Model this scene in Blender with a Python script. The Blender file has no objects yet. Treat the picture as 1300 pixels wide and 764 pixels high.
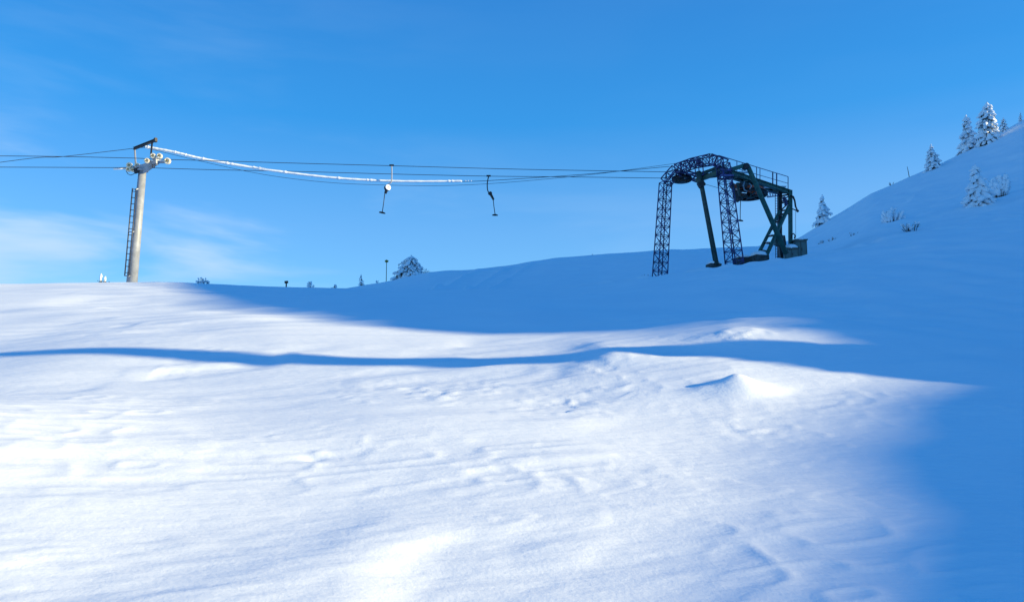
import bpy, math, random
import numpy as np
from mathutils import Vector, Matrix, Euler
random.seed(7); RNG=np.random.RandomState(5)
sc=bpy.context.scene; COL=sc.collection

# ------------------------------------------------------------------ camera model
F=975.; PITCH=math.radians(7.0); H=2.2; YC=45.
SUN_AZ=math.radians(80); SUN_EL=math.radians(14)      # azimuth from straight behind the camera towards the right
SUN=Vector((math.cos(SUN_EL)*math.sin(SUN_AZ),-math.cos(SUN_EL)*math.cos(SUN_AZ),math.sin(SUN_EL)))
def tan_row(py): return np.tan(PITCH+np.arctan((382-np.asarray(py,float))/F))
def s_of(px,t): return (np.asarray(px,float)-650)/F*(np.cos(PITCH)+t*np.sin(PITCH))
def P(px,py,Y):
    t=float(tan_row(py)); return Vector((float(s_of(px,t))*Y,Y,t*Y))

# ------------------------------------------------------------------ terrain
A=np.array([(-300,366),(0,361),(130,359.5),(200,358),(250,360),(340,364),(420,366.5),(500,369),(600,369),(700,367),(760,363),(800,357),(838,351),(900,343),(960,336),(1000,331),(1060,322),(1150,303),(1300,278),(1500,245)],float)
B=np.array([(-300,380),(0,378),(300,374),(400,371),(440,366),(470,361),(500,356),(545,345),(600,342),(650,336),(700,328),(760,323),(830,318),(890,315.5),(960,313),(1010,304),(1030,292),(1080,262),(1105,246),(1130,236),(1200,205),(1250,181),(1300,152),(1350,146),(1500,146)],float)
tA=tan_row(A[:,1]);sA=s_of(A[:,0],tA);tB=tan_row(B[:,1]);sB=s_of(B[:,0],tB)
tN=float(tan_row(362))
def sm(x):
    x=np.clip(x,0,1);return x*x*(3-2*x)
def hashn(ix,iy,seed):
    h=(ix.astype(np.int64)*374761393+iy.astype(np.int64)*668265263+seed*1442695041)&0x7fffffff
    h=((h^(h>>13))*1274126177)&0x7fffffff
    return ((h^(h>>16))&0xffff)/65535.0*2-1
def noise(x,y,seed):
    xi=np.floor(x);yi=np.floor(y);fx=x-xi;fy=y-yi
    u=fx*fx*fx*(fx*(fx*6-15)+10);v=fy*fy*fy*(fy*(fy*6-15)+10)
    a=hashn(xi,yi,seed);b=hashn(xi+1,yi,seed);c=hashn(xi,yi+1,seed);d=hashn(xi+1,yi+1,seed)
    return a+(b-a)*u+(c-a)*v+(a-b-c+d)*u*v
def base_z(X,Y):
    Yc=np.maximum(Y,2.0)
    s=np.clip(X/Yc,-1.0,.82)
    a=np.interp(s,sA,tA);b=np.interp(s,sB,tB)
    aN=tN+(a-tN)*sm((Yc-12)/30)
    right=sm((s-float(s_of(1010,.15)))/.12)
    mid=(a-.005)*(1-right)+(a+.28*(b-a))*right
    YB=100.
    t1=-H/Yc+aN+2*H/YC-H/YC**2*Yc
    t2=a+(mid-a)*sm((Yc-YC)/12)
    t3=mid+(b-mid)*sm((Yc-57)/(YB-57))
    t=np.where(Yc<YC,t1,np.where(Yc<57,t2,t3))
    z=t*Yc
    return np.where(Yc>YB,b*YB-.06*(Yc-YB),z)
def ridge_line(Y): return np.maximum(52+.45*np.clip(Y,-30,420),.72*np.clip(Y,-30,420)+34)
RIDGE=[(-60,-4.0),(400,46.0)]          # (Y, height) of the off-frame ridge, filled in below
def add_ridge(X,Y,z):
    xr=ridge_line(Y); x0=np.maximum(.70*np.maximum(Y,0)+4,xr-26)
    w=np.clip((X-x0)/(xr-1.6-x0),0,1)**2
    ys=[p[0] for p in RIDGE];zs=[p[1] for p in RIDGE]
    zr=np.interp(Y,ys,zs)
    over=np.maximum(X-xr,0)
    return z+(zr-z)*w-.05*over*w
def mound(X,Y,x,y,wl,wr,wn,wf,h,p=1.0):
    dx=X-x; dy=Y-y
    rx=np.where(dx<0,-dx/wl,dx/wr); ry=np.where(dy<0,-dy/wn,dy/wf)
    r=np.sqrt(rx**2+ry**2+.04)
    return h*1.12*np.exp(-r**(1.7*p)*1.5)
MOUNDS=[];CRUMBS=[]
def detail(X,Y):
    Yc=np.maximum(Y,2)
    z=np.zeros_like(X)
    far=1-sm((Yc-18)/30)*.5
    z+=.15*noise(X/5+3.1,Y/6+1.7,1)*sm((Yc-5)/4)*far*(1-sm((Yc-26)/10)*.6)
    z+=.050*noise(X/2.1,Y/1.9,2)*(.35+.65*sm((Yc-4.5)/3.5))
    # wind-drift streaks, long axis roughly across the view and tilted
    c,s_=math.cos(.25),math.sin(.25)
    U=X*c+Y*s_; V=-X*s_+Y*c
    w=sm((noise(X/3.+8,Y/2.2+4,9)+.35)/.9)
    w2=sm((noise(X/2.2+18,Y/1.7+41,19)+.05)/.6)
    att=lambda L: np.clip(1.3-Yc*.011/L,0,1)
    z+=.024*noise(U/1.3+noise(X/1.5,Y/1.5,51),V/.42,3)*att(.42)*(.4+w)
    n=noise(U/.75,V/.22,4); z+=.013*n*att(.22)*(.25+w*w2)
    n=1-np.abs(noise(U/.42+noise(X*1.1,Y*1.1,21)*1.1,V/.17,5)); z+=.018*(n**2)*w2*att(.17)
    q=U/.62+1.3*noise(U/.9,V/.22,71)+noise(X/.5,Y/.35,73)*.5; f=q-np.floor(q)
    sast=sm((noise(U/2.4+3,V/1.1,72)-.02)/.35)
    z+=.0085*f*(1-sm((f-.90)/.10))*sast*att(.16)*(.4+.6*np.abs(noise(U/.7,V/.18,74)))
    z+=.0055*noise(U/.26,V/.085,6)*att(.09)*(.3+w)
    z+=.0055*np.clip(noise(X/.15,Y/.12,7),-.2,1)*att(.1)*(.15+w2*w)
    z+=.022*noise(X/3.5+2,Y/3.5,12)*sm((Yc-14)/10)
    # broader wind-sculpted steps on the right-hand slope
    sr=sm((X/Yc-.12)/.25)*sm((Yc-8)/5)*(1-sm((Yc-80)/20))*(1-np.exp(-((Y-47)/7)**2)*(1-sm((X/Yc-.42)/.08)))
    q_=Y*.8-X*.45+2.2*noise(X/9,Y/9,61); fr_=q_/5.5-np.floor(q_/5.5)
    z+=sr*.38*(fr_*(1-sm((fr_-.86)/.14)))*(.5+.5*noise(X/12,Y/8,62))
    z+=sr*(.10*noise(X/1.7,Y/2.4,63)+.045*noise(X/.8,Y/1.0,64))
    for m in MOUNDS: z+=mound(X,Y,*m)
    # low lip of ploughed snow along the crest in front of the station
    s0=X/Yc
    z+=(.13+.12*noise(X/.7,Y/2,31))*np.exp(-((Y-44.3)/.55)**2)*sm((s0-.02)/.1)
    # groomed lane marks running up the far hill
    s=X/Yc
    q=s-(Yc-60)*.0022
    z+=(.50*np.exp(-((q+.115)/.006)**2)+.38*np.exp(-((q+.075)/.005)**2)+.28*np.exp(-((q+.045)/.004)**2))*sm((Yc-58)/5)*(1-sm((Yc-88)/10))*(.7+.5*noise(X/4,Y/4,33))
    for (cx,cy,rad,n_,hh) in CRUMBS:
        msk=(np.abs(X-cx)<rad*1.3)&(np.abs(Y-cy)<rad*1.3)
        if not msk.any(): continue
        xx=X[msk];yy=Y[msk];fall=np.clip(1-((xx-cx)**2+(yy-cy)**2)/rad**2,0,1)
        wp=noise(xx/.3,yy/.3,43)*.15; f=np.clip(noise((xx+wp)/.19+5,(yy+wp)/.08,41)-.25,0,1)+.5*np.clip(noise((xx-wp)/.07,yy/.04+9,42)-.3,0,1)+.8*np.clip(noise(xx/.5,(yy+wp)/.2,44)-.2,0,1)
        z[msk]+=hh*f*fall**.5
    return z
def zt(X,Y):
    X=np.asarray(X,float);Y=np.asarray(Y,float)
    return add_ridge(X,Y,base_z(X,Y)+detail(X,Y))
def smooth_z(X,Y): return base_z(X,Y)
def hit(px,py,y0=3.,fn=None):
    fn=fn or base_z
    t=float(tan_row(py));s=float(s_of(px,t))
    Y=np.linspace(y0,130,5000); d=fn(s*Y,Y)-t*Y
    i=int(np.argmax(d>0)); return float(s*Y[i]),float(Y[i]),float(t*Y[i])
def mnd(px,py,*a):
    x,y,_=hit(px,py,fn=lambda X,Y:base_z(X,Y)+detail(X,Y)); MOUNDS.append((x,y)+a)
mnd(1010,462,6.5,5.5,3.2,6.5,.38)          # broad rise on the right
mnd(190,468,3.2,3.0,2.0,2.4,-.16)
mnd(-90,575,2.2,2.6,2.5,2.5,.34)         # swell whose flank turns to the sun at the left
mnd(470,545,1.5,2.2,1.0,1.6,.10)
mnd(930,428,1.5,.7,.5,1.4,.10)
mnd(850,432,2.0,1.2,.7,1.6,.05)            # drift behind the bright strip
mnd(783,465,.5,1.0,.30,2.0,.145)
mnd(938,496,.44,.40,.26,.30,.19,.9)       # sharp little drift with a shaded left edge
mnd(893,495,.35,.3,.07,.12,.03)
mnd(397,582,.10,.14,.06,.10,-.035); mnd(402,580,.09,.09,.05,.06,.03)
mnd(70,556,.35,.35,.08,.15,-.03)
for (px,pyy,wd,hh) in ((613,495,.10,.022),(628,499,.07,.016),(560,506,.10,.02),(552,499,.07,.016),(470,512,.09,.014),(505,494,.12,.018),(700,510,.08,.014),(735,503,.10,.018),(760,515,.07,.012),(655,520,.09,.012),
    (1010,543,.07,.014),(1050,553,.06,.015),(1077,566,.05,.014),(1000,560,.06,.012),(832,600,.07,.012),(705,620,.08,.010),(590,560,.12,.012),(240,590,.15,.012),(960,547,.06,.012)):
    mnd(px,pyy,wd*1.6,wd,wd*.45,wd*.7,hh)
def crumb(px,py,rad,n,h):
    x,y,_=hit(px,py,fn=lambda X,Y:base_z(X,Y)+detail(X,Y)); CRUMBS.append((x,y,rad,n,h))
crumb(500,497,.9,0,.016); crumb(590,500,.8,0,.016); crumb(740,506,.9,0,.018); crumb(690,522,.6,0,.012)
crumb(940,545,.45,0,.014); crumb(1000,560,.5,0,.012); crumb(820,600,.6,0,.010); crumb(640,600,.7,0,.009); crumb(950,425,.45,0,.03)
print('MOUNDS',MOUNDS[:3])

# unseen ridge outside the right edge, crest shaped to set the shade edges: (Y, height of its crest)
tanE=math.tan(SUN_EL)
def to_ridge(x,y,z,rl=None):
    rl=rl or ridge_line
    k=0.
    dx,dy=math.sin(SUN_AZ),-math.cos(SUN_AZ)
    for _ in range(40): k=(rl(y+k*dy)-x)/dx
    return float(y+k*dy),float(z+k*tanE)
RIDGE=[(-60,8.5),(-12,10.3),(-3.9,10.9),(-2.85,11.08),(-1.6,11.37),(-.7,11.55),(-.1,11.7),(.4,11.8),(1.2,11.82),(1.6,11.88),(1.9,12.25),(2.84,12.95),(3.3,13.4),(4.0,13.5),(4.6,13.8),(5.3,14.1),(5.6,15.6),
 (11.2,19.1),(22.5,24.8),(29.9,28.3),(33.4,30.2),(35.1,30.8),(36.1,32.4),(38,33.5),(50,37),(70,44),(82,47),(84.5,46.5),(86.1,37.2),(87.0,37.2),(87.5,40.0),(88.6,40.2),(90.2,46.5),(130,49),(400,55)]

# ------------------------------------------------------------------ materials
def mat(name,col,rough=.6,metal=0.,var=.0,scale=6.,bump=0.,bscale=30.,col2=None,lo=.4,hi=.6,spec=.5):
    m=bpy.data.materials.new(name); m.use_nodes=True; nt=m.node_tree; b=nt.nodes['Principled BSDF']
    b.inputs['Roughness'].default_value=rough; b.inputs['Metallic'].default_value=metal
    b.inputs['Specular IOR Level'].default_value=spec
    tc=nt.nodes.new('ShaderNodeTexCoord')
    n=nt.nodes.new('ShaderNodeTexNoise'); n.inputs['Scale'].default_value=scale; n.inputs['Detail'].default_value=5
    nt.links.new(tc.outputs['Object'],n.inputs['Vector'])
    r=nt.nodes.new('ShaderNodeValToRGB'); r.color_ramp.elements[0].position=lo; r.color_ramp.elements[1].position=hi
    c2=col2 or tuple(c*(1-var) for c in col)
    r.color_ramp.elements[0].color=(*c2,1); r.color_ramp.elements[1].color=(*col,1)
    nt.links.new(n.outputs['Fac'],r.inputs['Fac']); nt.links.new(r.outputs['Color'],b.inputs['Base Color'])
    if bump:
        n2=nt.nodes.new('ShaderNodeTexNoise'); n2.inputs['Scale'].default_value=bscale; n2.inputs['Detail'].default_value=4
        nt.links.new(tc.outputs['Object'],n2.inputs['Vector'])
        bp=nt.nodes.new('ShaderNodeBump'); bp.inputs['Strength'].default_value=bump; bp.inputs['Distance'].default_value=.02
        nt.links.new(n2.outputs['Fac'],bp.inputs['Height']); nt.links.new(bp.outputs['Normal'],b.inputs['Normal'])
    return m
SNOWC=(.80,.87,.93)
def snow_ground():
    m=bpy.data.materials.new('wind_packed_snow'); m.use_nodes=True; nt=m.node_tree; b=nt.nodes['Principled BSDF']
    N=nt.nodes.new; L=nt.links.new
    b.inputs['Roughness'].default_value=.75; b.inputs['Specular IOR Level'].default_value=.25
    tc=N('ShaderNodeTexCoord')
    n=N('ShaderNodeTexNoise'); n.inputs['Scale'].default_value=.6; n.inputs['Detail'].default_value=6
    L(tc.outputs['Object'],n.inputs['Vector'])
    r=N('ShaderNodeValToRGB'); r.color_ramp.elements[0].position=.35; r.color_ramp.elements[1].position=.65
    r.color_ramp.elements[0].color=(SNOWC[0]*.965,SNOWC[1]*.97,SNOWC[2]*.98,1); r.color_ramp.elements[1].color=(*SNOWC,1)
    L(n.outputs['Fac'],r.inputs['Fac']); L(r.outputs['Color'],b.inputs['Base Color'])
    def ns(sc_,scale,det,rot=0):
        mp=N('ShaderNodeMapping'); mp.inputs['Scale'].default_value=sc_; mp.inputs['Rotation'].default_value=(0,0,rot)
        L(tc.outputs['Object'],mp.inputs['Vector'])
        t=N('ShaderNodeTexNoise'); t.inputs['Scale'].default_value=scale; t.inputs['Detail'].default_value=det
        L(mp.outputs['Vector'],t.inputs['Vector']); return t.outputs['Fac']
    f1=ns((1,3.2,1),5,4,-.25); f2=ns((1,1,1),34,3); f3=ns((1,1,1),120,2)
    prev=None
    for f,d,s in ((f1,.016,.55),(f2,.0035,.55),(f3,.001,.7)):
        bp=N('ShaderNodeBump'); bp.inputs['Strength'].default_value=s; bp.inputs['Distance'].default_value=d
        L(f,bp.inputs['Height'])
        if prev: L(prev.outputs['Normal'],bp.inputs['Normal'])
        prev=bp
    L(prev.outputs['Normal'],b.inputs['Normal'])
    return m
M=dict(
 ground=snow_ground(),
 snow=mat('packed_snow',SNOWC,.8,var=.04,scale=8,bump=.4,bscale=25,spec=.2),
 blue=mat('dark_blue_paint',(.060,.068,.22),.5,.1,var=.5,scale=3,col2=(.010,.014,.06)),
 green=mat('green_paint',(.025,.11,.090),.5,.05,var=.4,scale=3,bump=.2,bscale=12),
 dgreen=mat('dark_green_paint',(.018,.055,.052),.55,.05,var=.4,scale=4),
 dark=mat('dark_steel',(.022,.024,.032),.5,.3,var=.4,scale=9),
 black=mat('black_rubber',(.012,.012,.014),.7,var=.2),
 red=mat('red_orange_paint',(.60,.10,.02),.5,var=.0,col2=(.25,.03,.02),scale=9,lo=.38,hi=.6),
 galv=mat('galvanised_steel',(.34,.38,.44),.5,.1,var=.35,scale=2.5,bump=.2,bscale=8,lo=.3,hi=.7),
 rung=mat('ladder_steel',(.07,.08,.10),.5,.4,var=.3),
 sheave=mat('sheave_paint',(.80,.74,.58),.5,0,var=.1),
 hub=mat('yellowed_hub',(.30,.23,.08),.5,.2,var=.3),
 rope=mat('wire_rope',(.05,.06,.08),.5,.5,var=.3,scale=40),
 conc=mat('weathered_concrete',(.045,.06,.065),.85,var=.5,scale=3,bump=.5,bscale=10),
 cab=mat('cabinet_paint',(.075,.15,.16),.5,.1,var=.12,scale=3),
 seam=mat('cabinet_trim',(.04,.08,.085),.5,.1,var=.2),
 needle=mat('spruce_needles',(.035,.055,.045),.8,var=.5,scale=5,spec=.2),
 bark=mat('bark',(.06,.042,.03),.9,var=.4,scale=8,bump=.4,bscale=20),
 twig=mat('dry_twigs',(.09,.07,.06),.9,var=.4,scale=8),
 pole=mat('green_pole_paint',(.05,.12,.05),.5,.1,var=.3),
 lampg=mat('yellow_green_paint',(.22,.26,.03),.5,.0,var=.6,scale=4),
 wood=mat('old_wood',(.07,.055,.045),.85,var=.4,scale=10),
)

ROOTS=[]
# ------------------------------------------------------------------ mesh builder
class MB:
    def __init__(s): s.v=[];s.f=[];s.sm=[]
    def add(s,vs,fs,smooth=True):
        o=len(s.v); s.v+= [tuple(v) for v in vs]; s.f+=[tuple(i+o for i in f) for f in fs]; s.sm+=[smooth]*len(fs)
    def tube(s,p0,p1,r0,r1=None,seg=8,caps=True):
        s.path([p0,p1],[r0,r0 if r1 is None else r1],seg,caps)
    def path(s,pts,r,seg=8,caps=True):
        pts=[Vector(p) for p in pts]; n=len(pts)
        if not hasattr(r,'__len__'): r=[r]*n
        vs=[];fs=[]
        prev=None
        for i,p in enumerate(pts):
            d=(pts[min(i+1,n-1)]-pts[max(i-1,0)]).normalized()
            if prev is None:
                up=Vector((0,0,1)) if abs(d.z)<.9 else Vector((0,1,0))
                u=d.cross(up).normalized()
            else:
                u=(prev-d*prev.dot(d)).normalized()
            prev=u; w=d.cross(u)
            for k in range(seg):
                a=2*math.pi*k/seg; vs.append(p+(u*math.cos(a)+w*math.sin(a))*r[i])
        for i in range(n-1):
            for k in range(seg):
                a=i*seg+k;b=i*seg+(k+1)%seg; fs.append((a,b,b+seg,a+seg))
        if caps: fs+= [tuple(range(seg-1,-1,-1)),tuple(range((n-1)*seg,n*seg))]
        s.add(vs,fs)
    def beam(s,p0,p1,w,h,up=(0,0,1),w1=None,h1=None):
        p0=Vector(p0);p1=Vector(p1);d=(p1-p0).normalized();up=Vector(up)
        if abs(d.dot(up.normalized()))>.95: up=Vector((0,1,0)) if abs(d.y)<.9 else Vector((1,0,0))
        u=d.cross(up).normalized();q=u.cross(d).normalized()
        w1=w if w1 is None else w1;h1=h if h1 is None else h1
        vs=[]
        for p,a,b in ((p0,w,h),(p1,w1,h1)):
            for su,sq in ((-1,-1),(1,-1),(1,1),(-1,1)): vs.append(p+u*su*a/2+q*sq*b/2)
        s.add(vs,[(0,1,2,3),(7,6,5,4),(0,4,5,1),(1,5,6,2),(2,6,7,3),(3,7,4,0)],False)
    def ibeam(s,p0,p1,w,h,t=.03,up=(0,0,1)):
        p0=Vector(p0);p1=Vector(p1);d=(p1-p0).normalized();up=Vector(up)
        u=d.cross(up).normalized();q=u.cross(d).normalized()
        s.beam(p0+q*(h/2-t/2),p1+q*(h/2-t/2),w,t,up); s.beam(p0-q*(h/2-t/2),p1-q*(h/2-t/2),w,t,up)
        s.beam(p0,p1,t,h-2*t-.002,up)
    def lathe(s,c,axis,prof,seg=20,ring=False):
        c=Vector(c);d=Vector(axis).normalized();up=Vector((0,0,1)) if abs(d.z)<.9 else Vector((0,1,0))
        u=d.cross(up).normalized();w=d.cross(u)
        vs=[];fs=[];n=len(prof)
        for (x,r) in prof:
            for k in range(seg):
                a=2*math.pi*k/seg;vs.append(c+d*x+(u*math.cos(a)+w*math.sin(a))*max(r,.001))
        for i in range(n-1):
            for k in range(seg):
                a=i*seg+k;b=i*seg+(k+1)%seg;fs.append((a,b,b+seg,a+seg))
        if ring:
            for k in range(seg):
                a=(n-1)*seg+k;b=(n-1)*seg+(k+1)%seg;fs.append((a,b,(k+1)%seg,k))
        else: fs+=[tuple(range(seg-1,-1,-1)),tuple(range((n-1)*seg,n*seg))]
        s.add(vs,fs,False)
    def lump(s,c,rx,ry,rz,rot=None,seg=8,rings=5,jit=.15,cut=None):
        vs=[];fs=[];c=Vector(c)
        R=rot or Matrix.Identity(3)
        for i in range(rings+1):
            th=math.pi*i/rings
            m=1 if i in (0,rings) else seg
            for k in range(seg):
                a=2*math.pi*k/seg
                j=1+random.uniform(-jit,jit)
                v=Vector((rx*math.sin(th)*math.cos(a),ry*math.sin(th)*math.sin(a),rz*math.cos(th)))*(j if m>1 else 1)
                if cut is not None and v.z<cut: v.z=cut+ (v.z-cut)*.15
                vs.append(c+R@v)
        for i in range(rings):
            for k in range(seg):
                a=i*seg+k;b=i*seg+(k+1)%seg;fs.append((a,a+seg,b+seg,b))
        s.add(vs,fs)
    def lattice(s,p0,p1,w0,w1,side,n,rc=.035,rb=.02):
        p0=Vector(p0);p1=Vector(p1);d=(p1-p0).normalized();side=Vector(side);u=(side-d*side.dot(d)).normalized();q=d.cross(u)
        rings=[]
        for i in range(n+1):
            t=i/n;w=(w0+(w1-w0)*t)/2;c=p0.lerp(p1,t)
            rings.append([c+u*w*a+q*w*b for a,b in ((-1,-1),(1,-1),(1,1),(-1,1))])
        for k in range(4): s.tube(rings[0][k],rings[-1][k],rc,seg=5)
        for i in range(n+1):
            for k in range(4): s.tube(rings[i][k],rings[i][(k+1)%4],rb,seg=4,caps=False)
        for i in range(n):
            for k in range(4):
                a,b=(k,(k+1)%4)
                if (i+k)%2: a,b=b,a
                s.tube(rings[i][a],rings[i+1][b],rb,seg=4,caps=False)
                if k%2==0: s.tube(rings[i][b],rings[i+1][a],rb*.8,seg=4,caps=False)
        return rings
    def build(s,name,m,parent=None):
        me=bpy.data.meshes.new(name); me.from_pydata(s.v,[],s.f); me.update()
        me.polygons.foreach_set('use_smooth',s.sm)
        me.materials.append(m)
        o=bpy.data.objects.new(name,me); COL.objects.link(o)
        if parent is not None:
            off=Vector(parent['_o']); me.transform(Matrix.Translation(-off)); o.parent=parent; o['_o']=tuple(off); ROOTS.append(o)
        return o
def tag(o,label,cat,group=None,kind=None):
    if label:o['label']=label
    if cat:o['category']=cat
    if group:o['group']=group
    if kind:o['kind']=kind
    return o
def thing(name,loc,label,cat,group=None):
    o=bpy.data.objects.new(name,None); COL.objects.link(o); o.location=loc; o['_o']=tuple(loc); o.empty_display_size=.2
    ROOTS.append(o); return tag(o,label,cat,group)
def solo(mb,name,m,label,cat,group=None,origin=None):
    o=mb.build(name,m)
    if origin is not None:
        o.data.transform(Matrix.Translation(-Vector(origin))); o.location=origin
    return tag(o,label,cat,group)
def ground(px,Y,py=None):
    t=.1
    for _ in range(5):
        x=float(s_of(px,t))*Y; z=float(zt(x,Y)); t=z/Y
    return Vector((x,Y,z))

# ------------------------------------------------------------------ the snow ground
def axis_y():
    v=[-60,-45,-32,-22,-15,-10,-6,-3,-1,.5,1.4]; y=2.0
    while y<104: v.append(y); y+=max(.020,.0047*y)
    while y<420: v.append(y); y+=max(.6,(y-100)*.12)
    return np.array(v)
def axis_x():
    v=[0.];x=0.
    while x<260:
        x+= .037 if x<7 else .037+(min(x,45)-7)*.0062+max(x-45,0)*(.02 if x<110 else .09); v.append(x)
    v=np.array(v); return np.concatenate([-v[:0:-1],v])
ys=axis_y();xs=axis_x(); print('grid',len(xs),len(ys))
XX,YY=np.meshgrid(xs,ys)
ZZ=zt(XX,YY)
nx,ny=len(xs),len(ys)
co=np.stack([XX,YY,ZZ],-1).reshape(-1,3).astype(np.float32)
idx=np.arange(nx*ny).reshape(ny,nx)
quads=np.stack([idx[:-1,:-1],idx[:-1,1:],idx[1:,1:],idx[1:,:-1]],-1).reshape(-1,4).astype(np.int32)
me=bpy.data.meshes.new('snow_ground')
me.vertices.add(len(co));me.vertices.foreach_set('co',co.ravel())
me.loops.add(quads.size);me.loops.foreach_set('vertex_index',quads.ravel())
me.polygons.add(len(quads));me.polygons.foreach_set('loop_start',np.arange(0,quads.size,4,dtype=np.int32))
me.polygons.foreach_set('use_smooth',np.ones(len(quads),bool))
me.update(calc_edges=True); me.validate()
me.materials.append(M['ground'])
go=bpy.data.objects.new('snow_ground',me);COL.objects.link(go);go['kind']='structure'

# ------------------------------------------------------------------ ropes
def catenary(pts,n=14):
    """smooth curve through world points"""
    out=[];m=len(pts)
    for i in range(m-1):
        p0=pts[max(i-1,0)];p1=pts[i];p2=pts[i+1];p3=pts[min(i+2,m-1)]
        for k in range(n):
            t=k/n
            out.append(.5*((2*p1)+(p2-p0)*t+(2*p0-5*p1+4*p2-p3)*t*t+(3*p1-p0-3*p2+p3)*t**3))
    out.append(pts[-1]); return out
def ropeY(px): return 44.7+(px-195)/650*4.0
def ropeYf(px): return 45.9+(px-172)/670*4.4
def pR(px,py): return P(px,py,ropeY(px))
def pF(px,py): return P(px,py,ropeYf(px))
c=MB(); c.path(catenary([pR(-900,198),pR(-420,197.5),pR(0,198.2),pR(155,200.6),pR(199,202.3),pR(260,204),pR(380,207.5),pR(500,210.7),pR(640,214.6),pR(740,216.6),pR(852,218.5)]),.020,5)
solo(c,'haul_rope',M['rope'],'upper dark haul rope that the sunlit t-bar hangs from','rope','wire ropes of the drag lift')
c=MB(); c.path(catenary([pF(-900,212),pF(-420,211.5),pF(0,212.4),pF(140,213),pF(172,212.8),pF(260,215.4),pF(380,218),pF(500,221.2),pF(620,223.8),pF(740,225),pF(852,226.5)]),.020,5)
solo(c,'haul_rope',M['rope'],'lower dark haul rope that the shaded t-bar hangs from','rope','wire ropes of the drag lift')
c=MB(); cab=[P(-900,350,40),P(-420,268,42.5),P(0,206.3,44.6),P(80,199,45),P(170,188.6,45.9),P(183,187.3,45.2)]
c.path(catenary(cab),.018,5)
solo(c,'cable',M['rope'],'thin dark cable climbing from the left edge to the pylon head beam','cable','bare cables of the drag lift')
mainc=[P(183,187,45.2),P(220,193.8,45.3),P(260,203,45.5),P(340,216.5,46),P(420,226.2,46.4),P(500,230.7,46.9),P(588,230.6,47.4),P(640,228.3,47.7),P(740,221.6,48.4),P(850,211.5,49)]
cc=catenary(mainc)
k=14*6
bare=MB(); bare.path(cc[k-1:],.019,5)
tele=thing('snow_laden_cable',tuple(mainc[0]),'thick white snow-crusted cable sagging from the pylon head to mid-span, bare towards the station','cable')
bare=MB(); bare.path(cc,.018,5); bare.build('wire',M['rope'],tele)
sn=MB(); cv=[p+Vector((0,0,.03)) for p in cc[1:k+1]]
fine=[]
for i in range(len(cv)-1):
    for q in range(4): fine.append(cv[i].lerp(cv[i+1],q/4))
rad=[.085*(1-.15*i/len(fine))*(1+.05*math.sin(i*.37)+.04*math.sin(i*.83+1)) for i in range(len(fine))]
rad=[r*1.0+(.03 if random.random()<.04 else 0) for r in rad];rad[0]=.05;rad[-1]=.03
sn.path(fine,rad,9); 
for px in (591,594.5,598): sn.lump(P(px,230.4,47.45)+Vector((0,0,.03)),.06,.045,.045)
sn.build('snow_crust',M['snow'],tele)
c=MB(); c.path(catenary([P(183,187.5,45.4),P(260,206,45.9),P(340,222.5,46.3),P(420,232,46.8),P(500,235.3,47.3),P(570,235.6,47.7),P(640,232,48.2),P(740,223,48.9),P(800,215.5,49.4),P(866,206.5,49.9)]),.013,5)
solo(c,'cable',M['rope'],'thinnest bare cable sagging just below the snow-crusted one','cable','bare cables of the drag lift')
# ------------------------------------------------------------------ pylon
base=ground(167,45.4); 
py=thing('lift_pylon',tuple(base),'pale steel tube pylon with side ladder and rope wheels, standing sunlit on the crest','lift pylon')
m=MB(); top=P(181,216,45.4); b0=base-Vector((0,0,.6))
m.path([b0,b0.lerp(top,.5),top],[.315,.27,.22],22); m.build('mast',M['galv'],py)
m=MB(); m.lathe(top-Vector((0,0,.02)),(0,0,1),[(-.06,.33),(.02,.33),(.02,.2),(.12,.2)],18); m.build('mast_flange',M['galv'],py)
# ladder
l=MB(); a0=P(158.3,350,45.15);a1=P(168.2,239,45.15);c0=P(163.6,350.5,44.95);c1=P(172.6,239.6,44.95)
r1=MB(); l.tube(a0,a1,.04,seg=6); l.tube(c0,c1,.032,seg=6)
for i in range(14):
    t=(i+.5)/14; l.tube(a0.lerp(a1,t),c0.lerp(c1,t),.022,seg=5)
lad=l.build('ladder',M['rung'],py)
for t in (.0,.5,.99):
    b=MB(); q=a0.lerp(a1,t);q2=c0.lerp(c1,t); mm=b0.lerp(top,0); z=q.z
    tt=(z-b0.z)/(top.z-b0.z); ctr=b0.lerp(top,tt)
    b.beam(q,q2,.05,.06); b.beam(q2,ctr+Vector((.0,-.33,0)),.05,.06)
    br=b.build('ladder_bracket',M['galv'],py)
# head: crossarm left-far to right-near
armL=P(171,214.5,46.1); armR=P(200,204.5,44.6)
m=MB(); m.beam(armL,P(184,213.5,45.4),.26,.30,w1=.30,h1=.42); m.beam(P(184,213.5,45.4),armR,.30,.42,w1=.2,h1=.34); m.build('crossarm',M['galv'],py)
m=MB()  # gusset
g0=P(184,219,45.3);
m.beam(P(181,218,45.25),P(199,206.5,44.6),.05,.32); m.build('gusset_plate',M['galv'],py)
for px in (193.2,195.6):
    m=MB(); m.tube(P(px,208.5,44.38),P(px+.3,213,44.40),.03,seg=6); m.build('clamp_bolt',M['dark'],py)
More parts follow.
